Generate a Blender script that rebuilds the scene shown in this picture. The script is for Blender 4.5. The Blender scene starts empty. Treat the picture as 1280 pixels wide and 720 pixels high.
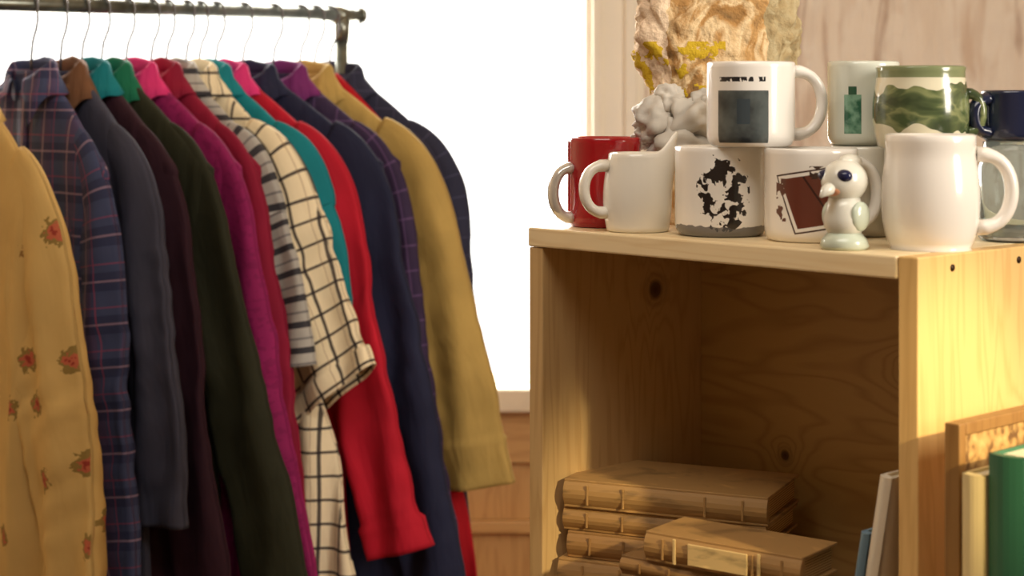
import bpy, math, random
from mathutils import Vector, noise, Matrix
random.seed(3)
sc=bpy.context.scene
sc.view_settings.view_transform='Standard'
CZ=1.45
def lin(c):
    return tuple(((v/255)/12.92 if v/255<=0.04045 else ((v/255+0.055)/1.055)**2.4) for v in c)+(1,)
# ---------------------------------------------------------------- node helper
class N:
    def __init__(s,name,rough=.6,metal=0,**kw):
        s.m=bpy.data.materials.new(name); s.m.use_nodes=True
        s.t=s.m.node_tree; s.b=s.t.nodes['Principled BSDF']
        s.b.inputs['Roughness'].default_value=rough; s.b.inputs['Metallic'].default_value=metal
        for k,v in kw.items(): s.b.inputs[k.replace('_',' ')].default_value=v
    def n(s,t,**kw):
        x=s.t.nodes.new(t)
        for k,v in kw.items(): setattr(x,k,v)
        return x
    def L(s,a,b): s.t.links.new(a,b)
    def put(s,inp,v):
        if hasattr(v,'is_output'): s.L(v,inp)
        else: inp.default_value=v
    def M(s,op,a,b=0.0,c=None):
        x=s.n('ShaderNodeMath',operation=op); s.put(x.inputs[0],a); s.put(x.inputs[1],b)
        if c is not None: s.put(x.inputs[2],c)
        return x.outputs[0]
    def mix(s,f,a,b,bt='MIX'):
        x=s.n('ShaderNodeMix',data_type='RGBA',blend_type=bt)
        s.put(x.inputs[0],f); s.put(x.inputs[6],a); s.put(x.inputs[7],b); return x.outputs[2]
    def co(s,which='Object',scale=(1,1,1),loc=(0,0,0)):
        c=s.n('ShaderNodeTexCoord'); mp=s.n('ShaderNodeMapping'); s.L(c.outputs[which],mp.inputs[0])
        mp.inputs['Scale'].default_value=scale; mp.inputs['Location'].default_value=loc; return mp.outputs[0]
    def noise(s,v,scale=5,detail=3,dist=0):
        x=s.n('ShaderNodeTexNoise'); s.L(v,x.inputs['Vector']); x.inputs['Scale'].default_value=scale
        x.inputs['Detail'].default_value=detail; x.inputs['Distortion'].default_value=dist; return x.outputs['Fac']
    def ramp(s,f,stops):
        x=s.n('ShaderNodeValToRGB'); s.put(x.inputs[0],f); e=x.color_ramp.elements
        while len(e)<len(stops): e.new(.5)
        for i,(p,c) in enumerate(stops): e[i].position=p; e[i].color=c
        return x.outputs[0]
    def xyz(s,v):
        x=s.n('ShaderNodeSeparateXYZ'); s.L(v,x.inputs[0]); return x.outputs
    def col(s,c): s.put(s.b.inputs['Base Color'],c)
    def bump(s,h,st=.3,d=.002):
        x=s.n('ShaderNodeBump'); s.L(h,x.inputs['Height']); x.inputs['Strength'].default_value=st
        x.inputs['Distance'].default_value=d; s.L(x.outputs[0],s.b.inputs['Normal'])
def plain(name,c,rough=.5,metal=0,var=.12,**kw):
    q=N(name,rough,metal,**kw); v=q.co()
    a=lin(c); d=tuple(x*(1-var) for x in a[:3])+(1,)
    q.col(q.ramp(q.noise(v,14,3),[(.3,d),(.7,a)])); return q.m
def wood(name,c,axis='x',knots=(),dark=.55,rough=.45,arch=False):
    q=N(name,rough); a=lin(c); d=tuple(x*f for x,f in zip(a[:3],(dark+.1,dark,dark*.8)))+(1,)
    st={'x':(1.2,14,14),'y':(14,1.2,14),'z':(14,14,1.2)}[axis]
    if arch: st=(1.5,8,9)
    v=q.co('Object',st,(3.1,1.7,.4))
    o=q.co()
    n1=q.noise(v,1.6,2 if arch else 3,.3)
    for (kx,ky,kz,r) in knots:
        x=q.n('ShaderNodeVectorMath',operation='DISTANCE'); q.L(o,x.inputs[0]); x.inputs[1].default_value=(kx,ky,kz)
        n1=q.M('ADD',n1,q.M('MULTIPLY',q.M('EXPONENT',q.M('MULTIPLY',x.outputs['Value'],-1/(r*3))),.6))
    rings=q.M('FRACT',q.M('MULTIPLY',n1,11 if arch else 9))
    rg=q.ramp(rings,[(0,d),(.3,a),(.75,a),(1,d)])
    fine=q.noise(q.co('Object',tuple(k*5 for k in st)),3,3)
    c2=q.mix(q.M('MULTIPLY',fine,.4),rg,tuple(x*.72 for x in a[:3])+(1,))
    c2=q.mix(.45,c2,a)
    for (kx,ky,kz,r) in knots:
        x=q.n('ShaderNodeVectorMath',operation='DISTANCE'); q.L(o,x.inputs[0]); x.inputs[1].default_value=(kx,ky,kz)
        f=q.ramp(q.M('DIVIDE',x.outputs['Value'],r*2),[(0,(1,1,1,1)),(.35,(.85,.85,.85,1)),(.6,(.1,.1,.1,1)),(.8,(.25,.25,.25,1)),(1,(0,0,0,1))])
        c2=q.mix(f,c2,lin((70,38,16)))
    q.col(c2); q.bump(fine,.15,.001); return q.m
def fabric(name,c,var=.2,rough=.8,extra=None,sheen=.0):
    q=N(name,rough); q.b.inputs['Specular IOR Level'].default_value=.25
    a=lin(c); d=tuple(x*(1-var) for x in a[:3])+(1,)
    uv=q.co('UV')
    base=q.ramp(q.noise(uv,9,4),[(.3,d),(.65,a)])
    if extra: base=extra(q,uv,base)
    q.col(base)
    cr=q.noise(q.co('UV',(1,.3,1)),20,3,.5)
    b1=q.n('ShaderNodeBump'); q.L(cr,b1.inputs['Height']); b1.inputs['Strength'].default_value=.6; b1.inputs['Distance'].default_value=.012
    w=q.n('ShaderNodeTexNoise'); q.L(uv,w.inputs['Vector']); w.inputs['Scale'].default_value=600
    b2=q.n('ShaderNodeBump'); q.L(w.outputs['Fac'],b2.inputs['Height']); b2.inputs['Strength'].default_value=.12; b2.inputs['Distance'].default_value=.001
    q.L(b1.outputs[0],b2.inputs['Normal']); q.L(b2.outputs[0],q.b.inputs['Normal']); return q.m
def plaid(lines):
    def f(q,uv,base):
        o=q.xyz(uv)
        for ax,per,wd,ph,c,st in lines:
            t=q.M('FRACT',q.M('ADD',q.M('DIVIDE',o[ax],per),ph))
            k=q.M('MULTIPLY',q.M('LESS_THAN',t,wd/per),st)
            base=q.mix(k,base,lin(c))
        return base
    return f
def floral(q,uv,base):
    v=q.n('ShaderNodeTexVoronoi',voronoi_dimensions='2D'); q.L(uv,v.inputs['Vector']); v.inputs['Scale'].default_value=11
    nz=q.noise(uv,130,2)
    d=q.M('ADD',v.outputs['Distance'],q.M('MULTIPLY',nz,.34))
    r=q.xyz(v.outputs['Color'])[0]
    pick=q.M('GREATER_THAN',r,.58); pick2=q.M('LESS_THAN',r,.25)
    b=q.mix(q.M('MULTIPLY',q.M('LESS_THAN',d,.35),pick),base,lin((142,118,64)))
    b=q.mix(q.M('MULTIPLY',q.M('LESS_THAN',d,.275),pick),b,lin((186,98,72)))
    b=q.mix(q.M('MULTIPLY',q.M('LESS_THAN',d,.20),pick),b,lin((150,58,46)))
    return q.mix(q.M('MULTIPLY',q.M('LESS_THAN',d,.24),pick2),b,lin((150,112,62)))
def speck(c,sc_=120,th=.6):
    def f(q,uv,base): return q.mix(q.M('MULTIPLY',q.M('GREATER_THAN',q.noise(uv,sc_,2),th),.45),base,lin(c))
    return f
# ---------------------------------------------------------------- mesh helper
class MB:
    def __init__(s): s.v=[];s.f=[];s.uv=[];s.mi=[]
    def grid(s,rows,uvs=None,close=True,mi=0,cap0=False,cap1=False):
        b=len(s.v); n=len(rows[0])
        for i,r in enumerate(rows):
            for j,p in enumerate(r):
                s.v.append(tuple(p)); s.uv.append(uvs[i][j] if uvs else (j/n,i/len(rows)))
        for i in range(len(rows)-1):
            for j in range(n if close else n-1):
                k=(j+1)%n
                s.f.append((b+i*n+j,b+i*n+k,b+(i+1)*n+k,b+(i+1)*n+j)); s.mi.append(mi)
        if cap0: s.f.append(tuple(b+j for j in range(n))[::-1]); s.mi.append(mi)
        if cap1: s.f.append(tuple(b+(len(rows)-1)*n+j for j in range(n))); s.mi.append(mi)
    def box(s,x0,x1,y0,y1,z0,z1,mi=0):
        b=len(s.v)
        for z in (z0,z1):
            for x,y in ((x0,y0),(x1,y0),(x1,y1),(x0,y1)): s.v.append((x,y,z)); s.uv.append((x+y,z))
        for f in ((3,2,1,0),(4,5,6,7),(0,1,5,4),(1,2,6,5),(2,3,7,6),(3,0,4,7)):
            s.f.append(tuple(b+k for k in f)); s.mi.append(mi)
    def tube(s,pts,rad,seg=10,mi=0,flat=1,up=Vector((0,1,0))):
        pts=[Vector(p) for p in pts]; rows=[]
        for i,p in enumerate(pts):
            t=(pts[min(i+1,len(pts)-1)]-pts[max(i-1,0)]).normalized()
            a=up-t*up.dot(t)
            if a.length<1e-3: a=Vector((1,0,0))-t*t.x
            a.normalize(); c=t.cross(a)
            r=rad[i] if isinstance(rad,(list,tuple)) else rad
            rows.append([p+a*math.cos(2*math.pi*k/seg)*r*flat+c*math.sin(2*math.pi*k/seg)*r for k in range(seg)])
        s.grid(rows,None,True,mi,True,True)
    def lathe(s,prof,seg=48,mi=0,cx=0,cy=0):
        s.grid([[(cx+r*math.cos(2*math.pi*k/seg),cy+r*math.sin(2*math.pi*k/seg),z) for k in range(seg)] for r,z in prof],None,True,mi,True,True)
    def obj(s,name,mats,loc=(0,0,0),rz=0,smooth=True,bevel=0,sub=0,parent=None,solid=0):
        me=bpy.data.meshes.new(name); me.from_pydata(s.v,[],s.f)
        u=me.uv_layers.new(name='UVMap')
        for l in me.loops: u.data[l.index].uv=s.uv[l.vertex_index]
        for m in mats: me.materials.append(m)
        for p,k in zip(me.polygons,s.mi): p.material_index=k; p.use_smooth=smooth
        import bmesh
        bm=bmesh.new(); bm.from_mesh(me); bmesh.ops.recalc_face_normals(bm,faces=bm.faces); bm.to_mesh(me); bm.free()
        o=bpy.data.objects.new(name,me); sc.collection.objects.link(o)
        o.location=loc; o.rotation_euler=(0,0,rz)
        if parent: o.parent=parent
        if solid: md=o.modifiers.new('thick','SOLIDIFY'); md.thickness=solid
        if bevel: md=o.modifiers.new('bevel','BEVEL'); md.width=bevel; md.segments=2; md.limit_method='ANGLE'
        if sub: md=o.modifiers.new('sub','SUBSURF'); md.levels=sub; md.render_levels=sub
        return o
def empty(name,loc=(0,0,0),rz=0):
    e=bpy.data.objects.new(name,None); sc.collection.objects.link(e); e.location=loc; e.rotation_euler=(0,0,rz); e.empty_display_size=.05; return e
def boxobj(name,b,mat,**k):
    m=MB(); m.box(*b); return m.obj(name,[mat],smooth=False,**k)

# ================================================================ ROOM
WY=3.55
wallq=N('weathered_whitewash',.85)
n2=wallq.noise(wallq.co('Object',(1,1,1)),6,5,.5)
n1=wallq.noise(wallq.co('Object',(8,8,2.0)),2.0,5,.5)
n3=wallq.noise(wallq.co('Object',(10,10,1.6),(2,0,.3)),2.0,5,.4)
c=wallq.ramp(n1,[(.34,lin((222,196,174))),(.48,lin((250,238,224))),(.7,lin((240,222,204)))])
c=wallq.mix(wallq.ramp(n3,[(.57,(0,0,0,1)),(.63,(.7,.7,.7,1)),(.68,(.1,.1,.1,1)),(.76,(.5,.5,.5,1))]),c,lin((172,132,106)))
c=wallq.mix(wallq.M('MULTIPLY',n2,.35),c,lin((252,242,230)))
wallq.col(c); wallq.bump(wallq.M('ADD',n3,n2),.8,.025); M_WALL=wallq.m
M_PANEL=wood('honey_panel',(206,160,100),'z')
M_CREAM=plain('cream_paint',(254,246,230),.5,var=.03)
M_PLASTER=plain('plaster',(168,146,116),.9,var=.05)
M_FLOOR=wood('floor_boards',(96,66,42),'y')
X0,X1,WL,WR=-2.2,1.7,-1.75,.165
SILL=.873; TOP=2.35
boxobj('wall_back',(WR,X1,WY,WY+.12,0,2.7),M_WALL)
boxobj('wall_back_lower',(X0,WR,WY,WY+.12,0,SILL),M_PANEL)
boxobj('wall_back_upper',(X0,WR,WY,WY+.12,TOP,2.7),M_PLASTER)
boxobj('wall_back_left',(X0,WL,WY,WY+.12,SILL,TOP),M_PLASTER)
boxobj('wall_left',(X0-.12,X0,-1.6,WY+.12,0,2.7),M_PLASTER)
boxobj('wall_right',(X1,X1+.12,-1.6,WY+.12,0,2.7),M_PLASTER)
boxobj('wall_front',(X0,X1,-1.72,-1.6,0,2.7),M_PLASTER)
boxobj('floor',(X0-.12,X1+.12,-1.72,WY+.12,-.1,0),M_FLOOR)
boxobj('ceiling',(X0-.12,X1+.12,-1.72,WY+.12,2.7,2.8),M_PLASTER)
w=empty('window_1')
m=MB()
m.box(WR-.02,WR+.10,WY-.035,WY-.001,SILL-.01,TOP+.1); m.box(WR-.005,WR+.015,WY-.047,WY-.03,SILL,TOP+.1)
m.box(WR+.06,WR+.085,WY-.047,WY-.03,SILL,TOP+.1)
m.box(WL-.1,WL+.02,WY-.035,WY-.001,SILL-.01,TOP+.1); m.box(WL-.1,WR+.1,WY-.04,WY-.001,TOP-.02,TOP+.1)
m.box(WR-.03,WR-.001,WY+.0,WY+.1,SILL,TOP)
m.obj('casing',[M_CREAM],smooth=False,bevel=.004,parent=w)
boxobj('sill',(WL-.14,WR+.12,WY-.07,WY+.1,SILL-.05,SILL-.002),plain('sill_paint',(242,224,190),.45),bevel=.006,parent=w)
m=MB(); m.box(X0,WR+.1,WY-.02,WY-.001,SILL-.16,SILL-.055); m.box(X0,WR+.1,WY-.026,WY-.001,SILL-.30,SILL-.275)
m.obj('trim_1',[wood('trim_wood',(206,160,100),'x')],smooth=False,bevel=.003)
boxobj('baseboard_back',(X0,X1,WY-.02,WY-.001,0,.12),M_CREAM)

# ================================================================ BOOKCASE
A0=Vector((.018,1.84)); RZ=math.atan2(-.73,.684)
U=Vector((math.cos(RZ),math.sin(RZ))); V=Vector((-math.sin(RZ),math.cos(RZ)))
TOPZ=CZ-.137
def S(u,v): p=A0+U*u+V*v; return (p.x,p.y)
bc=empty('wooden_bookcase',(A0.x,A0.y,0),RZ)
W_,D_=.477,.27
M_L=wood('pine_left',(204,170,118),'z',knots=[(.02,.174,1.236,.011),(.02,.06,1.0,.006)],dark=.62)
M_T=wood('pine_top',(244,222,180),'x',dark=.75)
M_R=wood('pine_right',(228,188,122),'z',dark=.66,knots=[(.477,.15,1.13,.007)])
M_B=wood('pine_back',(192,156,98),'x',knots=[(.30,.25,1.17,.006),(.14,.25,1.06,.006)],dark=.5,arch=True)
boxobj('left_panel',(0,.02,0,D_,0,TOPZ-.0205),M_L,parent=bc,bevel=.0015)
boxobj('top_board',(0,W_-.0205,-.002,D_,TOPZ-.02,TOPZ),M_T,parent=bc,bevel=.002)
boxobj('right_panel',(W_-.02,W_,0,D_,0,TOPZ),M_R,parent=bc,bevel=.0015)
boxobj('back_panel',(.0205,W_-.0205,.25,.262,.02,TOPZ-.0205),M_B,parent=bc)
for i,z in enumerate((.94,.52,.1)):
    boxobj('shelf_%d'%i,(.0205,W_-.0205,.002,.249,z-.018,z),M_T,parent=bc,bevel=.001)
M_SCREW=plain('screw_dark',(60,40,24),.4,.6)
m=MB()
for vv in (.052,.16):
    for zz in (TOPZ-.012,.931,.511):
        m.tube([(W_-.001,vv,zz),(W_+.0008,vv,zz)],.0032,12,up=Vector((0,0,1)))
m.obj('screws',[M_SCREW],parent=bc)

# ---- books
M_PAGE=N('page_edges',.9); q=M_PAGE; z=q.xyz(q.co())[2]
q.col(q.mix(q.M('GREATER_THAN',q.M('FRACT',q.M('MULTIPLY',z,420)),.6),lin((196,160,106)),lin((140,102,58)))); M_PAGE=q.m
M_PAGEW=N('pages_white',.9); q=M_PAGEW; x=q.xyz(q.co())[0]
q.col(q.mix(q.M('GREATER_THAN',q.M('FRACT',q.M('MULTIPLY',x,500)),.6),lin((232,220,190)),lin((180,165,130)))); M_PAGEW=q.m
def leather(n,c):
    q=N(n,.6); v=q.co('Object',(1,1,4)); a=lin(c)
    q.col(q.ramp(q.noise(v,22,6,.5),[(.3,tuple(k*.55 for k in a[:3])+(1,)),(.45,a),(.62,a),(.75,tuple(min(1,k*1.5) for k in a[:3])+(1,))])); return q.m
M_BK=[leather('book_cloth_%d'%i,c) for i,c in enumerate([(166,128,78),(148,110,64),(160,122,72),(170,132,80),(142,106,62)])]
M_LAB=leather('spine_label',(216,186,130))
def flat_book(par,name,L,Dp,T,z,mat,ox=0,oy=0,rz=0,label=False):
    m=MB(); c=.003
    m.box(0,L,0,Dp,0,c,0); m.box(0,L,0,Dp,T-c,T,0)
    rows=[]
    for x in (0,L):
        r=[(x,.006,0),(x,.001,.001)]
        for k in range(7):
            a=math.pi*k/6; r.append((x,.001-.0055*math.sin(a),.001+(T-.002)*k/6))
        r+=[(x,.006,T)]; rows.append(r)
    m.grid(rows,None,True,0,True,True)
    for fx in (.12,.3,.7,.88): m.box(L*fx,L*fx+.0025,-.0052,-.003,.004,T-.004,0)
    m.box(.004,L-.004,.006,Dp-.004,c,T-c,1)
    if label: m.box(L*.3,L*.68,-.0062,-.004,.004,T-.004,2); m.box(L*.74,L*.76,-.0060,-.004,.002,T-.002,2); m.box(L*.2,L*.22,-.0060,-.004,.002,T-.002,2)
    return m.obj(name,[mat,M_PAGE,M_LAB],smooth=False,loc=(ox,oy,z),rz=rz,parent=par,bevel=.0008)
stk=empty('book_stack',(.054,1.830,.9402),math.atan2(-.085,.192))
zz=0
for i,(L,Dp,T,ox,oy,r) in enumerate([(.225,.12,.031,-.004,-.006,.0),(.205,.115,.027,.004,.0,.01),(.218,.115,.024,-.002,.004,-.015),(.218,.12,.029,.0,.0,.0)]):
    flat_book(stk,'book_%d'%i,L,Dp,T,zz,M_BK[i],ox,oy,r); zz+=T+.0004
p=S(.20,-.037)
stk2=empty('book_stack',(p[0],p[1],.9402),math.atan2(-.110,.130)+.06)
zz=0
for i,(L,Dp,T,ox,oy,r) in enumerate([(.18,.07,.027,-.02,.0,.0),(.175,.07,.024,-.01,.0,.03),(.18,.07,.018,-.03,.002,.0),(.165,.07,.028,.0,-.002,-.0)]):
    flat_book(stk2,'book_%d'%i,L,Dp,T,zz,M_BK[(i+2)%5],ox,oy,r,label=(i==3)); zz+=T+.0004
def stand_book(name,u0,u1,v0,v1,z0,z1,mc,parent=None,tilt=0):
    e=empty(name,(*S(u0,v0),z0),RZ); e.rotation_euler=(0,tilt,RZ)
    T=u1-u0; D=v1-v0; H=z1-z0; m=MB(); c=.0022
    m.box(0,c,0,D,0,H,0); m.box(T-c,T,0,D,0,H,0)
    rows=[]
    for zv in (0,H):
        rows.append([(0,.005,zv)]+[(T*k/6,-.004*math.sin(math.pi*k/6),zv) for k in range(7)]+[(T,.005,zv)])
    m.grid(rows,None,True,0,True,True); m.box(c,T-c,.006,D-.004,.003,H-.003,1)
    m.obj('cover_and_pages',[mc,M_PAGEW],smooth=False,parent=e); return e
stand_book('leaning_book',.405,.417,.004,.15,.9405,1.125,plain('white_cover',(236,226,206),.4),tilt=.17)
stand_book('leaning_book',.390,.399,.010,.15,.9405,1.07,plain('pale_blue_cover',(120,150,170),.4),tilt=.17)
stand_book('cream_book',.552,.571,-.05,.09,.9505,1.150,plain('cream_cover',(228,206,150),.5))
stand_book('green_book',.573,.603,-.045,.11,.9505,1.168,plain('green_cover',(48,104,76),.45))
stand_book('green_book',.605,.63,-.03,.11,.9505,1.15,plain('green_cover_b',(38,104,72),.45))
cork=N('cork',.9); f=cork.noise(cork.co(),90,3); cork.col(cork.ramp(f,[(.35,lin((110,76,38))),(.5,lin((178,138,80))),(.7,lin((204,166,104)))]))
e=empty('cork_board',(*S(.53,-.04),.9505),RZ)
m=MB(); m.box(0,.010,.008,.19,.008,.227); m.obj('cork_sheet',[cork.m],smooth=False,parent=e)
m=MB(); m.box(-.001,.013,0,.01,0,.235); m.box(-.001,.013,.188,.198,0,.235); m.box(-.001,.013,.01,.188,0,.01); m.box(-.001,.013,.01,.188,.225,.235)
m.obj('frame',[wood('frame_wood',(150,110,60),'z')],smooth=False,parent=e,bevel=.001)
e=empty('side_table',(A0.x,A0.y,0),RZ)
boxobj('table_top',(.49,.80,-.12,.22,.928,.95),M_T,parent=e,bevel=.003)
m=MB()
for a in (.50,.76):
    for b in (-.11,.18): m.box(a,a+.03,b,b+.03,0,.9275)
m.box(.515,.775,-.105,-.09,.86,.9275); m.box(.515,.775,.19,.205,.86,.9275)
m.obj('legs',[M_L],smooth=False,parent=e,bevel=.002)

# ================================================================ MUGS
def ceramic(n,c,rough=.18,fn=None):
    q=N(n,rough); q.b.inputs['Coat Weight'].default_value=.4; base=lin(c)
    if fn:
        o=q.xyz(q.co()); ang=q.M('ARCTAN2',o[0],q.M('MULTIPLY',o[1],-1)); base=fn(q,ang,o[2],base,q.co())
    q.put(q.b.inputs['Base Color'],base); return q.m
def rect(q,a,z,a0,a1,z0,z1):
    r=q.M('MULTIPLY',q.M('GREATER_THAN',a,a0),q.M('LESS_THAN',a,a1))
    return q.M('MULTIPLY',r,q.M('MULTIPLY',q.M('GREATER_THAN',z,z0),q.M('LESS_THAN',z,z1)))
def handle(m,r,zc,hh,out,ang,rad=.0055,mi=0,flat=1.4):
    pts=[]
    ca,sa=math.cos(ang),math.sin(ang)
    for k in range(17):
        t=-math.pi/2+math.pi*k/16
        d=r-.003+out*max(0,math.cos(t))**.75; z=zc-hh*math.sin(t)
        pts.append((d*ca,d*sa,z))
    m.tube(pts,[rad*(1.15 if k in(0,1,15,16) else 1) for k in range(17)],12,mi,flat,Vector((-sa,ca,0)))
def mug(name,x,y,z,r,h,mat,hang=None,out=.028,hh=None,zc=None,shape='straight',hmat=None,rad=.0055,spout=None):
    m=MB(); t=.0035; P=[(.001,.003),(r*.72,.003),(r*.76,0),(r*.84,.0)]
    n=18
    def R(f):
        if shape=='belly': return r*(.80+.2*math.sin(math.pi*min(1,f*1.02)**.85)**.8*1.0) if f<.82 else r*(.80+.2*math.sin(math.pi*min(1,.82*1.02)**.85)**.8+.02*math.sin((f-.82)/.18*1.5))
        if shape=='barrel': return r*(.88+.12*math.sin(math.pi*min(1,f*1.05)**.9)+(.05*(f-.85)/.15 if f>.85 else 0))
        if shape=='jug': return r*(.84+.16*math.sin(math.pi*min(1,f*.9+.12)))
        return r*(1-.08*(1-min(1,f*9))**2)
    for k in range(n+1):
        f=k/n; P.append((R(f),.0015+f*(h-.003)))
    P+=[(R(1)-t*.5,h),(R(1)-t,h-.002)]
    for k in range(n,-1,-1):
        f=k/n; P.append((max(.002,R(f)-t),.006+f*(h-.010)))
    P.append((.001,.006))
    m.lathe(P,72,0)
    if spout is not None:
        for i,(a,b,c) in enumerate(m.v):
            an=math.atan2(b,a)-spout; an=(an+math.pi)%(2*math.pi)-math.pi
            k=math.exp(-(an/.42)**2)*max(0,(c/h-.45)/.55)**1.6
            m.v[i]=(a*(1+.42*k),b*(1+.42*k),c+.022*k)
    mats=[mat,hmat or mat]
    if hang is not None: handle(m,R(.5),zc or h*.5,hh or h*.33,out,hang,rad,1)
    return m.obj(name,mats,(x,y,z))
W=(246,242,236)
def d_flower(q,a,z,base,o):
    n=q.noise(o,160,3,.6); n2=q.noise(o,66,1)
    da=q.M('DIVIDE',q.M('ADD',a,.06),.52); dz=q.M('DIVIDE',q.M('SUBTRACT',z,.044),.033)
    d=q.M('ADD',q.M('MULTIPLY',da,da),q.M('MULTIPLY',dz,dz))
    th=q.M('ADD',.478,q.M('MULTIPLY',d,.045))
    k=q.M('GREATER_THAN',q.M('ADD',q.M('MULTIPLY',n,.5),q.M('MULTIPLY',n2,.5)),th)
    k=q.M('MULTIPLY',k,q.M('LESS_THAN',d,1.4))
    b=q.mix(k,base,lin((34,28,30)))
    kb=q.M('MULTIPLY',q.M('LESS_THAN',q.M('ADD',z,q.M('MULTIPLY',q.noise(o,60,2),.012)),.017),.85)
    return q.mix(kb,b,lin((76,76,84)))
def d_house(q,a,z,base,o):
    p=q.M('MULTIPLY',q.M('ADD',a,.12),.045); zz=q.M('SUBTRACT',z,.040)
    r1=q.M('ABSOLUTE',q.M('ADD',q.M('MULTIPLY',p,.92),q.M('MULTIPLY',zz,.35)))
    r2=q.M('ABSOLUTE',q.M('SUBTRACT',q.M('MULTIPLY',zz,.95),q.M('MULTIPLY',p,.15)))
    mx=q.M('MAXIMUM',r1,r2)
    b=q.mix(q.M('LESS_THAN',mx,.0275),base,lin((60,30,26)))
    b=q.mix(q.M('LESS_THAN',mx,.026),b,base)
    b=q.mix(q.M('LESS_THAN',mx,.023),b,lin((106,54,42)))
    ln=q.M('LESS_THAN',q.M('ABSOLUTE',q.M('SUBTRACT',q.M('ADD',p,q.M('MULTIPLY',zz,.7)),.006)),.0012)
    b=q.mix(q.M('MULTIPLY',ln,q.M('LESS_THAN',mx,.023)),b,lin((56,26,24)))
    t=q.M('MULTIPLY',rect(q,a,z,-.2,.75,.060,.072),q.M('GREATER_THAN',q.noise(o,150,1),.48))
    b=q.mix(t,b,lin((60,40,34)))
    sidel=q.M('MULTIPLY',rect(q,a,z,-.98,-.72,.02,.06),q.M('GREATER_THAN',q.noise(o,120,2),.5))
    return q.mix(sidel,b,lin((100,60,50)))
def d_photo(q,a,z,base,o):
    b=q.mix(rect(q,a,z,-.95,.27,.004,.054),base,q.ramp(q.noise(o,30,4),[(.35,lin((44,50,54))),(.6,lin((92,100,100)))]))
    b=q.mix(rect(q,a,z,-.45,-.15,.022,.046),b,lin((58,70,78)))
    t=q.M('MULTIPLY',rect(q,a,z,-.9,.2,.0625,.067),q.M('GREATER_THAN',q.noise(q.co('Object',(3,3,1)),90,1),.42))
    return q.mix(t,b,lin((40,40,44)))
def d_green(q,a,z,base,o):
    b=q.mix(rect(q,a,z,-.75,-.25,.012,.050),base,q.ramp(q.noise(o,80,3),[(.4,lin((40,98,76))),(.6,lin((126,170,146)))]))
    return q.mix(rect(q,a,z,-.62,-.38,.050,.058),b,lin((50,90,70)))
def d_camo(q,a,z,base,o):
    n=q.noise(q.co('Object',(1,1,1.8)),24,3,.6)
    g=q.ramp(n,[(.36,lin((70,88,56))),(.46,lin((132,140,96))),(.52,lin((86,100,66))),(.62,lin((60,74,50)))])
    edge=q.M('ADD',z,q.M('MULTIPLY',q.M('SUBTRACT',q.noise(o,26,2),.5),.05))
    k=q.M('MULTIPLY',q.M('GREATER_THAN',edge,.020),q.M('LESS_THAN',edge,.056))
    b=q.mix(k,lin((226,220,194)),g)
    return q.mix(q.M('GREATER_THAN',z,.066),b,lin((128,138,100)))
C_O=ceramic('glaze_offwhite',(232,228,216)); C_R=ceramic('glaze_red',(166,14,28)); C_S=plain('glaze_pearl',(220,216,210),.12,.35)
mug('red_mug',*S(.045,.066),TOPZ,.0385,.094,C_R,math.radians(200),.022,.026,.036,hmat=C_S)
mug('creamer_jug',*S(.115,.042),TOPZ,.0350,.080,ceramic('glaze_cream',(244,240,230)),math.radians(192),.024,.024,.043,spout=math.radians(-8),shape='jug')
mug('flower_print_mug',.206,1.738,TOPZ,.0450,.088,ceramic('glaze_flower',W,fn=d_flower),math.radians(70),.028)
mug('house_print_mug',.284,1.672,TOPZ,.0440,.088,ceramic('glaze_house',W,fn=d_house),math.radians(12),.026,.030)
mug('large_white_mug',*S(.435,.082),TOPZ,.0435,.103,ceramic('glaze_large',(242,236,228)),math.radians(-2),.032,.033,.052,shape='belly',rad=.0062)
mug('white_mug',.349,1.735,TOPZ,.0355,.088,C_O,math.radians(80),.02)
mug('white_mug',.388,1.664,TOPZ,.0355,.088,C_O)
Z2=TOPZ+.0883
mug('photo_print_mug',.232,1.71,Z2,.0425,.082,ceramic('glaze_photo',W,fn=d_photo),math.radians(5),.031,.031,.042)
mug('green_print_mug',.347,1.738,Z2,.0350,.083,ceramic('glaze_greenprint',(218,222,210),fn=d_green))
mug('landscape_mug',.386,1.662,Z2,.0450,.077,ceramic('glaze_camo',(200,196,160),fn=d_camo),math.radians(-12),.014,.018,.033,shape='barrel',rad=.0048)
gl=N('clear_glass',.03); gl.b.inputs['Transmission Weight'].default_value=.9; gl.b.inputs['IOR'].default_value=1.3; gl.col(lin((225,235,235)))
gx,gy=S(.44,.215)
m=MB(); r=.034
m.lathe([(.001,0),(r*.9,0),(r,.004),(r,.07),(r*.86,.082),(r*.86,.094),(r*.82,.094),(r*.80,.082),(r-.003,.068),(r-.003,.006),(.001,.006)],40)
m.obj('glass_jar',[gl.m],(gx,gy,TOPZ))
mug('navy_mug',gx,gy,TOPZ+.0945,.031,.048,ceramic('glaze_navy',(26,34,62)),math.radians(200),.018)
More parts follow.
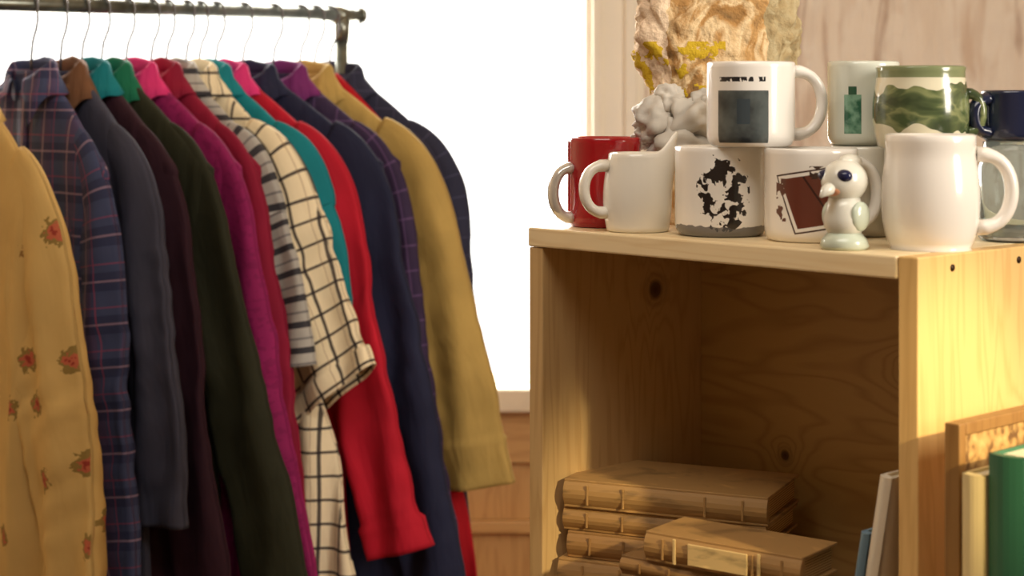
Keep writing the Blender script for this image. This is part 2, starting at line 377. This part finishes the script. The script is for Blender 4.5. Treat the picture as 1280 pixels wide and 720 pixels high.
# bird-face figurine
e=empty('bird_figurine',(*S(.385,.022),TOPZ),math.radians(-48))
M_FW=plain('figurine_white',(232,230,218),.2); M_FG=plain('figurine_green',(204,214,196),.15); M_EYE=plain('figurine_blue',(34,38,74),.15); M_BEAK=plain('figurine_orange',(222,160,124),.3)
def ball(name,c,r,mat,par,sy=(1,1,1),noi=0,rot=0):
    m=MB(); rows=[]
    for i in range(25):
        th=math.pi*i/24; row=[]
        for j in range(40):
            ph=2*math.pi*j/40
            p=Vector((math.sin(th)*math.cos(ph),math.sin(th)*math.sin(ph),-math.cos(th)))
            k=1+noi*noise.noise(p*1.6+Vector(c)*30)+.4*noi*abs(noise.noise(p*4+Vector(c)*20)) if noi else 1
            row.append((c[0]+p.x*r*sy[0]*k,c[1]+p.y*r*sy[1]*k,c[2]+p.z*r*sy[2]*k))
        rows.append(row)
    m.grid(rows); return m.obj(name,[mat],parent=par)
m=MB(); m.lathe([(.001,0),(.019,0),(.022,.003),(.020,.009),(.013,.017)],32,1)
m.lathe([(.001,.012),(.013,.012),(.018,.020),(.019,.028),(.016,.038),(.014,.046),(.001,.047)],32,0)
m.obj('body_and_base',[M_FW,M_FG],parent=e)
ball('head',(0,0,.061),.0205,M_FW,e,(.95,1.1,.95))
ball('tuft',(0,.008,.078),.010,M_FW,e,(.8,1.4,.7))
ball('eye_left',(-.0095,-.0135,.066),.0082,M_EYE,e,(1,.8,.75))
ball('eye_right',(.0095,-.0135,.066),.0082,M_EYE,e,(1,.8,.75))
ball('cheek_patch',(0,-.0155,.054),.0085,M_BEAK,e,(1.1,.8,.7))
m=MB(); m.tube([(0,-.016,.056),(0,-.027,.053),(0,-.034,.048)],[.0065,.0050,.0012],12); m.obj('beak',[M_FW],parent=e)
ball('wing_left',(-.016,.002,.030),.012,M_FG,e,(.45,1,1.1)); ball('wing_right',(.016,.002,.030),.012,M_FG,e,(.45,1,1.1))
# ---- mineral rock with lichen
rk=N('mineral_rock',.85); o=rk.co(); n1=rk.noise(rk.co('Object',(1,1,.6)),26,6,1.0); zx=rk.xyz(o); z=zx[2]
c=rk.ramp(n1,[(.3,lin((100,72,44))),(.42,lin((196,152,94))),(.5,lin((236,210,166))),(.58,lin((184,138,80))),(.7,lin((140,108,66)))])
fl=rk.M('LESS_THAN',rk.M('ADD',zx[0],rk.M('MULTIPLY',rk.noise(o,30,3),.03)),-.030)
c=rk.mix(rk.M('MULTIPLY',fl,.75),c,lin((246,222,196)))
fr=rk.M('GREATER_THAN',rk.M('ADD',zx[0],rk.M('MULTIPLY',rk.noise(o,30,3),.03)),.075)
c=rk.mix(rk.M('MULTIPLY',fr,.6),c,lin((160,156,124)))
band=rk.M('MULTIPLY',rk.M('GREATER_THAN',z,.135),rk.M('LESS_THAN',z,.195))
c=rk.mix(rk.M('MULTIPLY',rk.M('MULTIPLY',band,rk.M('LESS_THAN',zx[0],.015)),rk.M('GREATER_THAN',rk.noise(o,60,3),.54)),c,lin((206,172,34)))
rk.col(c); rk.bump(rk.noise(o,60,5),1,.008)
rx,ry=S(.085,.185)
e=empty('lichen_rock',(rx,ry,TOPZ))
m=MB(); rows=[]
for i in range(90):
    f=i/89; z_=f*.295
    cx=-.010+.014*math.sin(f*3)+.014*f; hw=.050+.032*min(1,f*1.6); hd=.040+.008*math.sin(f*5)
    if f>.88: k=math.sqrt(max(0,1-((f-.88)/.125)**2)); hw*=k; hd*=k
    row=[]
    for j in range(110):
        a=2*math.pi*j/110; p=Vector((math.cos(a),math.sin(a),z_*9))
        q_=Vector((math.copysign(abs(math.cos(a))**.75,math.cos(a)),math.copysign(abs(math.sin(a))**.75,math.sin(a)),0))
        s_=1+.20*noise.noise(p*1.3)+.22*abs(noise.noise(p*2.6+Vector((3,1,0))))+.14*abs(noise.noise(p*7))-.08
        row.append((cx+q_.x*hw*s_,q_.y*hd*s_,z_))
    rows.append(row)
m.grid(rows,None,True,0,True,True); m.obj('stone',[rk.m],parent=e)
M_QZ=plain('grey_quartz',(218,212,202),.6,var=.45)
for k,(a,b,c_,r_) in enumerate([(-.058,-.040,.112,.022),(-.022,-.046,.114,.024),(-.044,-.043,.134,.015),(-.036,-.045,.085,.028),(-.008,-.042,.132,.012),(-.070,-.035,.094,.013)]):
    ball('quartz_%d'%k,(a,b,c_),r_,M_QZ,e,(1,.8,.85),.6)

# ================================================================ CLOTHES RACK
BD=Vector((.766,.643)); BZ=CZ+.138
def B(s): return Vector((-.29,3.0))-BD*s
M_STEEL=N('gunmetal',.3,.8); M_STEEL.col(M_STEEL.ramp(M_STEEL.noise(M_STEEL.co(),25,4),[(.3,lin((84,90,86))),(.7,lin((146,150,142)))])); M_STEEL=M_STEEL.m
M_WIRE=plain('hanger_wire',(128,128,132),.35,.8)
rack=empty('clothes_rack',(-.29,3.0,0),math.atan2(.643,.766))
m=MB(); up=Vector((0,0,1))
m.tube([(-1.15,0,BZ),(.036,0,BZ)],.0125,20,up=up); m.tube([(.036,0,BZ),(.042,0,BZ)],.0145,20,up=up)
m.obj('top_rail',[M_STEEL],parent=rack)
for nm,x in (('post_right',0),('post_left',-1.1)):
    m=MB(); m.tube([(x,0,.12),(x,0,BZ-.012)],.0115,20)
    m.tube([(x,0,BZ-.045),(x,0,BZ-.0)],.0138,20); m.tube([(x-.018,0,BZ),(x+.018,0,BZ)],.0145,20,up=up)
    m.tube([(x,-.24,.11),(x,.24,.11)],.013,16,up=up)
    for yy in (-.22,.22):
        m.tube([(x,yy,.10),(x,yy,.055)],.006,10); m.tube([(x-.011,yy,.03),(x+.011,yy,.03)],.03,24,up=up)
    m.obj(nm,[M_STEEL],parent=rack)
m=MB(); m.tube([(-1.1,0,.14),(0,0,.14)],.0125,16,up=up); m.obj('lower_rail',[M_STEEL],parent=rack)

def garment(name,s,phi,a,mat,length=.9,drop=.145,slen=.62,lean=.10,w0=.056,w1=.05,cuff=0,th=.016,seed=0,fold=.009,ctype='shirt',short=False,cmat=None,flare=.03,neckz=0,sleeves=True):
    p=B(s); ph=math.radians(phi); rz=ph-math.pi/2
    NZ=BZ-.100+neckz
    m=MB(); sd=Vector((seed*3.7,seed*1.3,0))
    def wr(u,z,amp):
        g=min(1,abs(z)*2.2)
        q=Vector((u*9+z,z*1.6,0))+sd
        fo=math.sin(u*66+seed+1.8*noise.noise(Vector((u*3,z*1.8,seed)))*2)
        fo2=math.sin(u*125+seed*2+2.5*noise.noise(Vector((u*4,z*2,seed+4.))))
        return amp*(noise.noise(q)*.9+.9*fo*g+.35*fo2*g+.25*noise.noise(Vector((u*22+z*6,z*9,seed*2.))))
    rows=[];uvs=[];n=96; NR=80
    for i in range(NR+1):
        f=i/NR; dz=length*(f**1.15)
        if dz<drop: k=dz/drop; hw=.042+(a-.055)*(k**.95); t=.010+.005*k
        else:
            k=(dz-drop)/(length-drop); hw=a-.013-.020*min(1,k*5)+flare*k; t=.015+(th-.013)*min(1,k*2)
        row=[];uv=[]
        for j in range(n):
            an=2*math.pi*j/n; cx=math.cos(an); sy=math.sin(an)
            u=hw*math.copysign(abs(cx)**.8,cx); y=t*math.copysign(abs(sy)**.6,sy)
            y+=wr(u,dz,fold)*min(1,dz*5)+.25*fold*noise.noise(Vector((u*14,dz*5,9+sy)))
            u+=.006*noise.noise(Vector((dz*7,seed,cx*2)))*min(1,dz*4)
            zo=.014*noise.noise(Vector((u*8,seed,1)))*f
            row.append((u,y,-dz+zo)); uv.append(((u if sy<0 else 2*a-u),-dz))
        rows.append(row); uvs.append(uv)
    m.grid(rows,uvs,True,0)
    if sleeves:
      for sg in (1,-1):
        rows=[];uvs=[]; NS=80; n=48
        le=lean if sg>0 else lean*.4
        P0=Vector((a-.115,drop*.60+.030)); P1=Vector((a-.05,drop*.80+.030)); P2=Vector((a-.050+le*.16,drop+.035+slen*.16)); P3=Vector((a-.050+le,drop+slen))
        K=18; path=[]
        for i in range(K):
            t=i/K; path.append(P0*(1-t)**2+P1*2*t*(1-t)+P2*t*t)
        for i in range(NS-K+1):
            t=i/(NS-K); pp=P2+(P3-P2)*t; pp=pp+Vector((.010*math.sin(t*math.pi)*(1 if seed%2 else -.6),0)); path.append(pp)
        acc=0; prev=path[0]
        tot=sum((path[i+1]-path[i]).length for i in range(len(path)-1))
        for i,pp in enumerate(path):
            acc+=(pp-prev).length; prev=pp; t=acc/tot
            tg=(path[min(i+1,len(path)-1)]-path[max(i-1,0)]).normalized()
            nx=Vector((tg.y,-tg.x))
            st=min(1,t*5)
            hwid=(w0+(w1-w0)*t)*(.80+.20*math.sin(st*math.pi/2))
            tk=th*(.62+.42*st)
            if cuff and t>1-cuff/tot: hwid*=1.10; tk*=1.25
            row=[];uv=[]
            for j in range(n):
                an=2*math.pi*j/n; cx=math.cos(an); sy=math.sin(an)
                off=hwid*math.copysign(abs(cx)**.85,cx); y=tk*math.copysign(abs(sy)**.7,sy)
                cr=math.sin(off*75+acc*8+seed+1.5*noise.noise(Vector((acc*4,seed,0))))*.8+noise.noise(Vector((off*24,acc*5,seed*5.1+sg)))*.9+.7*noise.noise(Vector((off*20+acc*20,acc*26,seed*2.1)))*(1 if .35<t<.6 or t>.85 else .5)
                y+=fold*.85*cr*min(1,t*4)
                off+=(.006*noise.noise(Vector((acc*8,seed,sg+cx)))+.003*noise.noise(Vector((acc*30,seed,cx*1.5))))*min(1,t*3)
                y-=.007*math.sin(min(1,t*1.2)*math.pi*.5)
                U_=pp.x+nx.x*off; Dn=pp.y+nx.y*off
                if short: Dn-= (off*.25)*t
                row.append((sg*U_,y,-Dn)); uv.append((off if sy<0 else .4-off,-acc-drop*.6))
            rows.append(row); uvs.append(uv)
        m.grid(rows,uvs,True,0,True,False)
    if ctype:
        rows=[];uvs=[]; n=60; ch=.058 if ctype=='shirt' else .075
        sec=[(0,-.012,.0),(.0,.010,.0),(.003,.020,0),(.007,.023,0),(.012,.018,0),(.016,.002,0),(.022,-.5,1),(.027,-1.,1)]
        for (off,zz_,isl) in sec:
            row=[];uv=[]
            for j in range(n+1):
                g=j/n; an=-math.pi/2+.30+(2*math.pi-.60)*g
                front=max(0,-math.sin(an))
                rx_=.046+off*1.25; ry_=.017+off*.72
                x=rx_*math.cos(an); y=ry_*math.sin(an)
                if isl:
                    z=.002+zz_*(ch*(.40+1.15*front**4)); x=x*(1+.14*(-zz_))+math.copysign(.024*(-zz_)*front**4,x)
                else: z=zz_-.034*front**1.5
                z-=.16*abs(x)+.003*noise.noise(Vector((g*8,seed,off*40)))
                row.append((x,y-.001,z)); uv.append((x+g*.3,z))
            rows.append(row);uvs.append(uv)
        m.grid(rows,uvs,False,1)
    if ctype=='coat':
        for sg in (1,-1):
            rows=[[(sg*(.05+.018*math.sin(k/8*3)),-.022-.006*math.sin(k/8*3)+wr(.05*sg,k/8*.25,fold),-.02-.26*k/8) for k in range(9)],
                  [(sg*(.02-.018*k/8),-.026-.004*math.sin(k/8*3)+wr(.02*sg,k/8*.25,fold),-.02-.26*k/8) for k in range(9)]]
            m.grid(rows,[[(p_[0],p_[2]) for p_ in r] for r in rows],False,1)
    zs=[.03+.02*k for k in range(int((length-.05)/.02))]
    rows=[[(x,-(.010+.007*min(1,dz/drop))-.0025+wr(x,dz,fold)*min(1,dz*5),-dz) for dz in zs] for x in (-.016,.016)]
    m.grid(rows,[[(p_[0],p_[2]) for p_ in r] for r in rows],False,0)
    m.obj(name,[mat,cmat or mat],(p.x,p.y,NZ),rz,solid=.0012)
    h=MB(); top=BZ-NZ
    R_=.0175
    hk=[(0,0,0.0),(0,0,.022),(.004,0,.044),(.014,0,.062),(.0185,0,.076)]
    for k in range(13):
        an=math.radians(-22+225*k/12); hk.append((R_*math.cos(an)*1.05,0,top-.0035+R_*math.sin(an)))
    h.tube(hk,.0019,8)
    dd=lambda k:-.028-.80*drop*((k/10)**1.1)
    sh=[(-(a-.06)*k/10,0,dd(k)) for k in range(10,0,-1)]+[(0,0,0)]+[((a-.06)*k/10,0,dd(k)) for k in range(1,11)]
    h.tube(sh,.0022,8)
    h.obj('clothes_hanger',[M_WIRE],(p.x,p.y,NZ),rz)

F_floral=fabric('cloth_floral',(214,180,114),var=.12,extra=floral)
F_plaid=fabric('cloth_plaid',(70,80,118),extra=plaid([(0,.060,.026,.1,(88,68,104),.65),(1,.060,.026,.2,(42,46,80),.6),(0,.060,.003,.0,(176,150,166),.6),(1,.060,.003,.0,(166,140,166),.6),(0,.060,.002,.6,(160,70,100),.6),(1,.060,.002,.6,(160,70,100),.5)]))
F_char=fabric('cloth_slate',(72,74,94))
F_mar=fabric('cloth_maroon',(58,32,46))
F_olive=fabric('cloth_olive',(48,50,36))
F_teal=fabric('cloth_teal',(20,128,142)); F_grn=fabric('cloth_green',(22,112,84))
F_mag=fabric('cloth_magenta',(150,32,98),extra=speck((112,18,72),90,.55))
F_red=fabric('cloth_crimson',(142,24,56))
F_cream=fabric('cloth_check',(242,228,196),var=.06,extra=plaid([(0,.034,.0042,.1,(44,38,44),.92),(1,.036,.0042,.1,(44,38,44),.92),(0,.034,.0014,.35,(150,120,90),.5)]))
F_grey=fabric('cloth_grey_stripe',(180,178,174),var=.1,extra=plaid([(1,.036,.009,.1,(46,46,56),.95),(1,.036,.003,.55,(90,90,100),.7)]))
F_pink=fabric('cloth_red',(190,26,50)); F_hot=fabric('cloth_hotpink',(222,56,128))
F_navy=fabric('cloth_navy',(36,40,68)); F_pur=fabric('cloth_purple_check',(60,46,78),extra=plaid([(0,.04,.003,0,(120,90,140),.45),(1,.04,.003,0,(120,90,140),.45)]))
F_khaki=fabric('cloth_khaki',(192,162,94)); F_dark=fabric('cloth_ink',(48,50,74),extra=plaid([(0,.03,.002,0,(80,80,110),.5),(1,.03,.002,0,(80,80,110),.5)]))
F_brown=fabric('cloth_brown',(120,84,60)); F_scar=fabric('cloth_scarlet',(186,20,36)); F_wine=fabric('cloth_purple',(120,44,112))

garment('floral_shirt',.662,47,.240,F_floral,.95,slen=.80,lean=.14,w0=.068,w1=.062,seed=1,neckz=-.04,fold=.012,th=.022)
garment('plaid_shirt',.562,45,.222,F_plaid,.95,slen=.75,lean=.11,seed=2)
garment('slate_jacket',.515,48,.234,F_char,.80,slen=.50,lean=.085,seed=3,ctype='coat',cmat=F_brown,w1=.055)
garment('maroon_shirt',.480,52,.229,F_mar,.95,slen=.75,lean=.14,seed=4,cmat=F_teal,th=.013)
garment('olive_coat',.447,57,.243,F_olive,1.0,slen=.75,lean=.20,seed=5,ctype='coat',cmat=F_grn,th=.014,w1=.056)
garment('magenta_shirt',.405,58,.246,F_mag,.98,slen=.75,lean=.17,seed=6,cmat=F_hot)
garment('crimson_blouse',.362,58,.234,F_red,.85,slen=.68,lean=.09,seed=7,th=.014)
garment('striped_shirt',.335,58,.226,F_grey,.62,slen=.30,lean=.07,seed=17,th=.014,w1=.06)
garment('checked_shirt',.300,60,.228,F_cream,.98,slen=.345,lean=.12,w0=.060,w1=.076,cuff=.035,seed=8,short=True,th=.019,flare=.18)
garment('teal_blouse',.276,62,.248,F_teal,.52,slen=.24,lean=.045,seed=9,th=.012,flare=0)
garment('red_shirt',.246,64,.256,F_pink,.95,slen=.59,lean=.14,seed=10,cmat=F_hot,cuff=.05,th=.017)
garment('navy_jacket',.195,67,.268,F_navy,.98,slen=.72,lean=.14,seed=11,th=.017,flare=.08)
garment('purple_checked_shirt',.137,68,.246,F_pur,.80,slen=.60,lean=.09,seed=12,cmat=F_wine,th=.014)
garment('khaki_jacket',.085,69,.252,F_khaki,.80,slen=.52,lean=.12,w0=.062,w1=.058,cuff=.075,seed=13,ctype='coat',th=.019)
garment('scarlet_dress',.055,69,.20,F_scar,1.05,seed=15,ctype=None,th=.009,flare=.17,sleeves=False)
garment('ink_jacket',.025,70,.244,F_dark,.90,slen=.45,lean=.045,seed=14,flare=.06)

# ================================================================ LIGHT
wd=bpy.data.worlds.new('sky'); sc.world=wd; wd.use_nodes=True
bg=wd.node_tree.nodes['Background']; bg.inputs[0].default_value=(1,.975,.93,1); bg.inputs[1].default_value=2.5
def area(name,loc,tgt,sx,sy,P,col):
    l=bpy.data.lights.new(name,'AREA'); l.shape='RECTANGLE'; l.size=sx; l.size_y=sy; l.energy=P; l.color=col
    o=bpy.data.objects.new(name,l); sc.collection.objects.link(o); o.location=loc
    o.rotation_euler=(Vector(tgt)-Vector(loc)).to_track_quat('-Z','Y').to_euler(); return o
area('window_daylight',((WL+WR)/2,WY+.3,1.65),((WL+WR)/2,0,1.45),2.4,1.9,200,(1,.95,.86))
area('ceiling_fill',(-.1,.9,2.66),(-.05,1.5,0),1.2,.8,19,(1,.93,.82))  # unseen fill light, added to brighten the room from above
area('side_fill',(1.6,.9,1.8),(.0,2.4,1.25),.6,.8,34,(1,.91,.78))  # added fill from the right for sleeve edges and wall, no window there
sp=bpy.data.lights.new('sun_shaft','SPOT'); sp.energy=200; sp.color=(1,.80,.44); sp.spot_size=math.radians(11); sp.spot_blend=.85; sp.shadow_soft_size=.03
o=bpy.data.objects.new('sun_shaft',sp); sc.collection.objects.link(o); o.location=(1.3,.1,1.95)
o.rotation_euler=(Vector((.38,1.52,1.15))-Vector(o.location)).to_track_quat('-Z','Y').to_euler()

# ================================================================ CAMERA
cam=bpy.data.cameras.new('camera'); co=bpy.data.objects.new('camera',cam); sc.collection.objects.link(co)
co.location=(0,0,CZ); co.rotation_euler=(math.radians(90),0,0)
cam.sensor_width=36; cam.lens=2200/1280*36; cam.shift_y=-240/1280
cam.dof.use_dof=True; cam.dof.focus_distance=1.85; cam.dof.aperture_fstop=6.3
cam.clip_start=.05
sc.camera=co
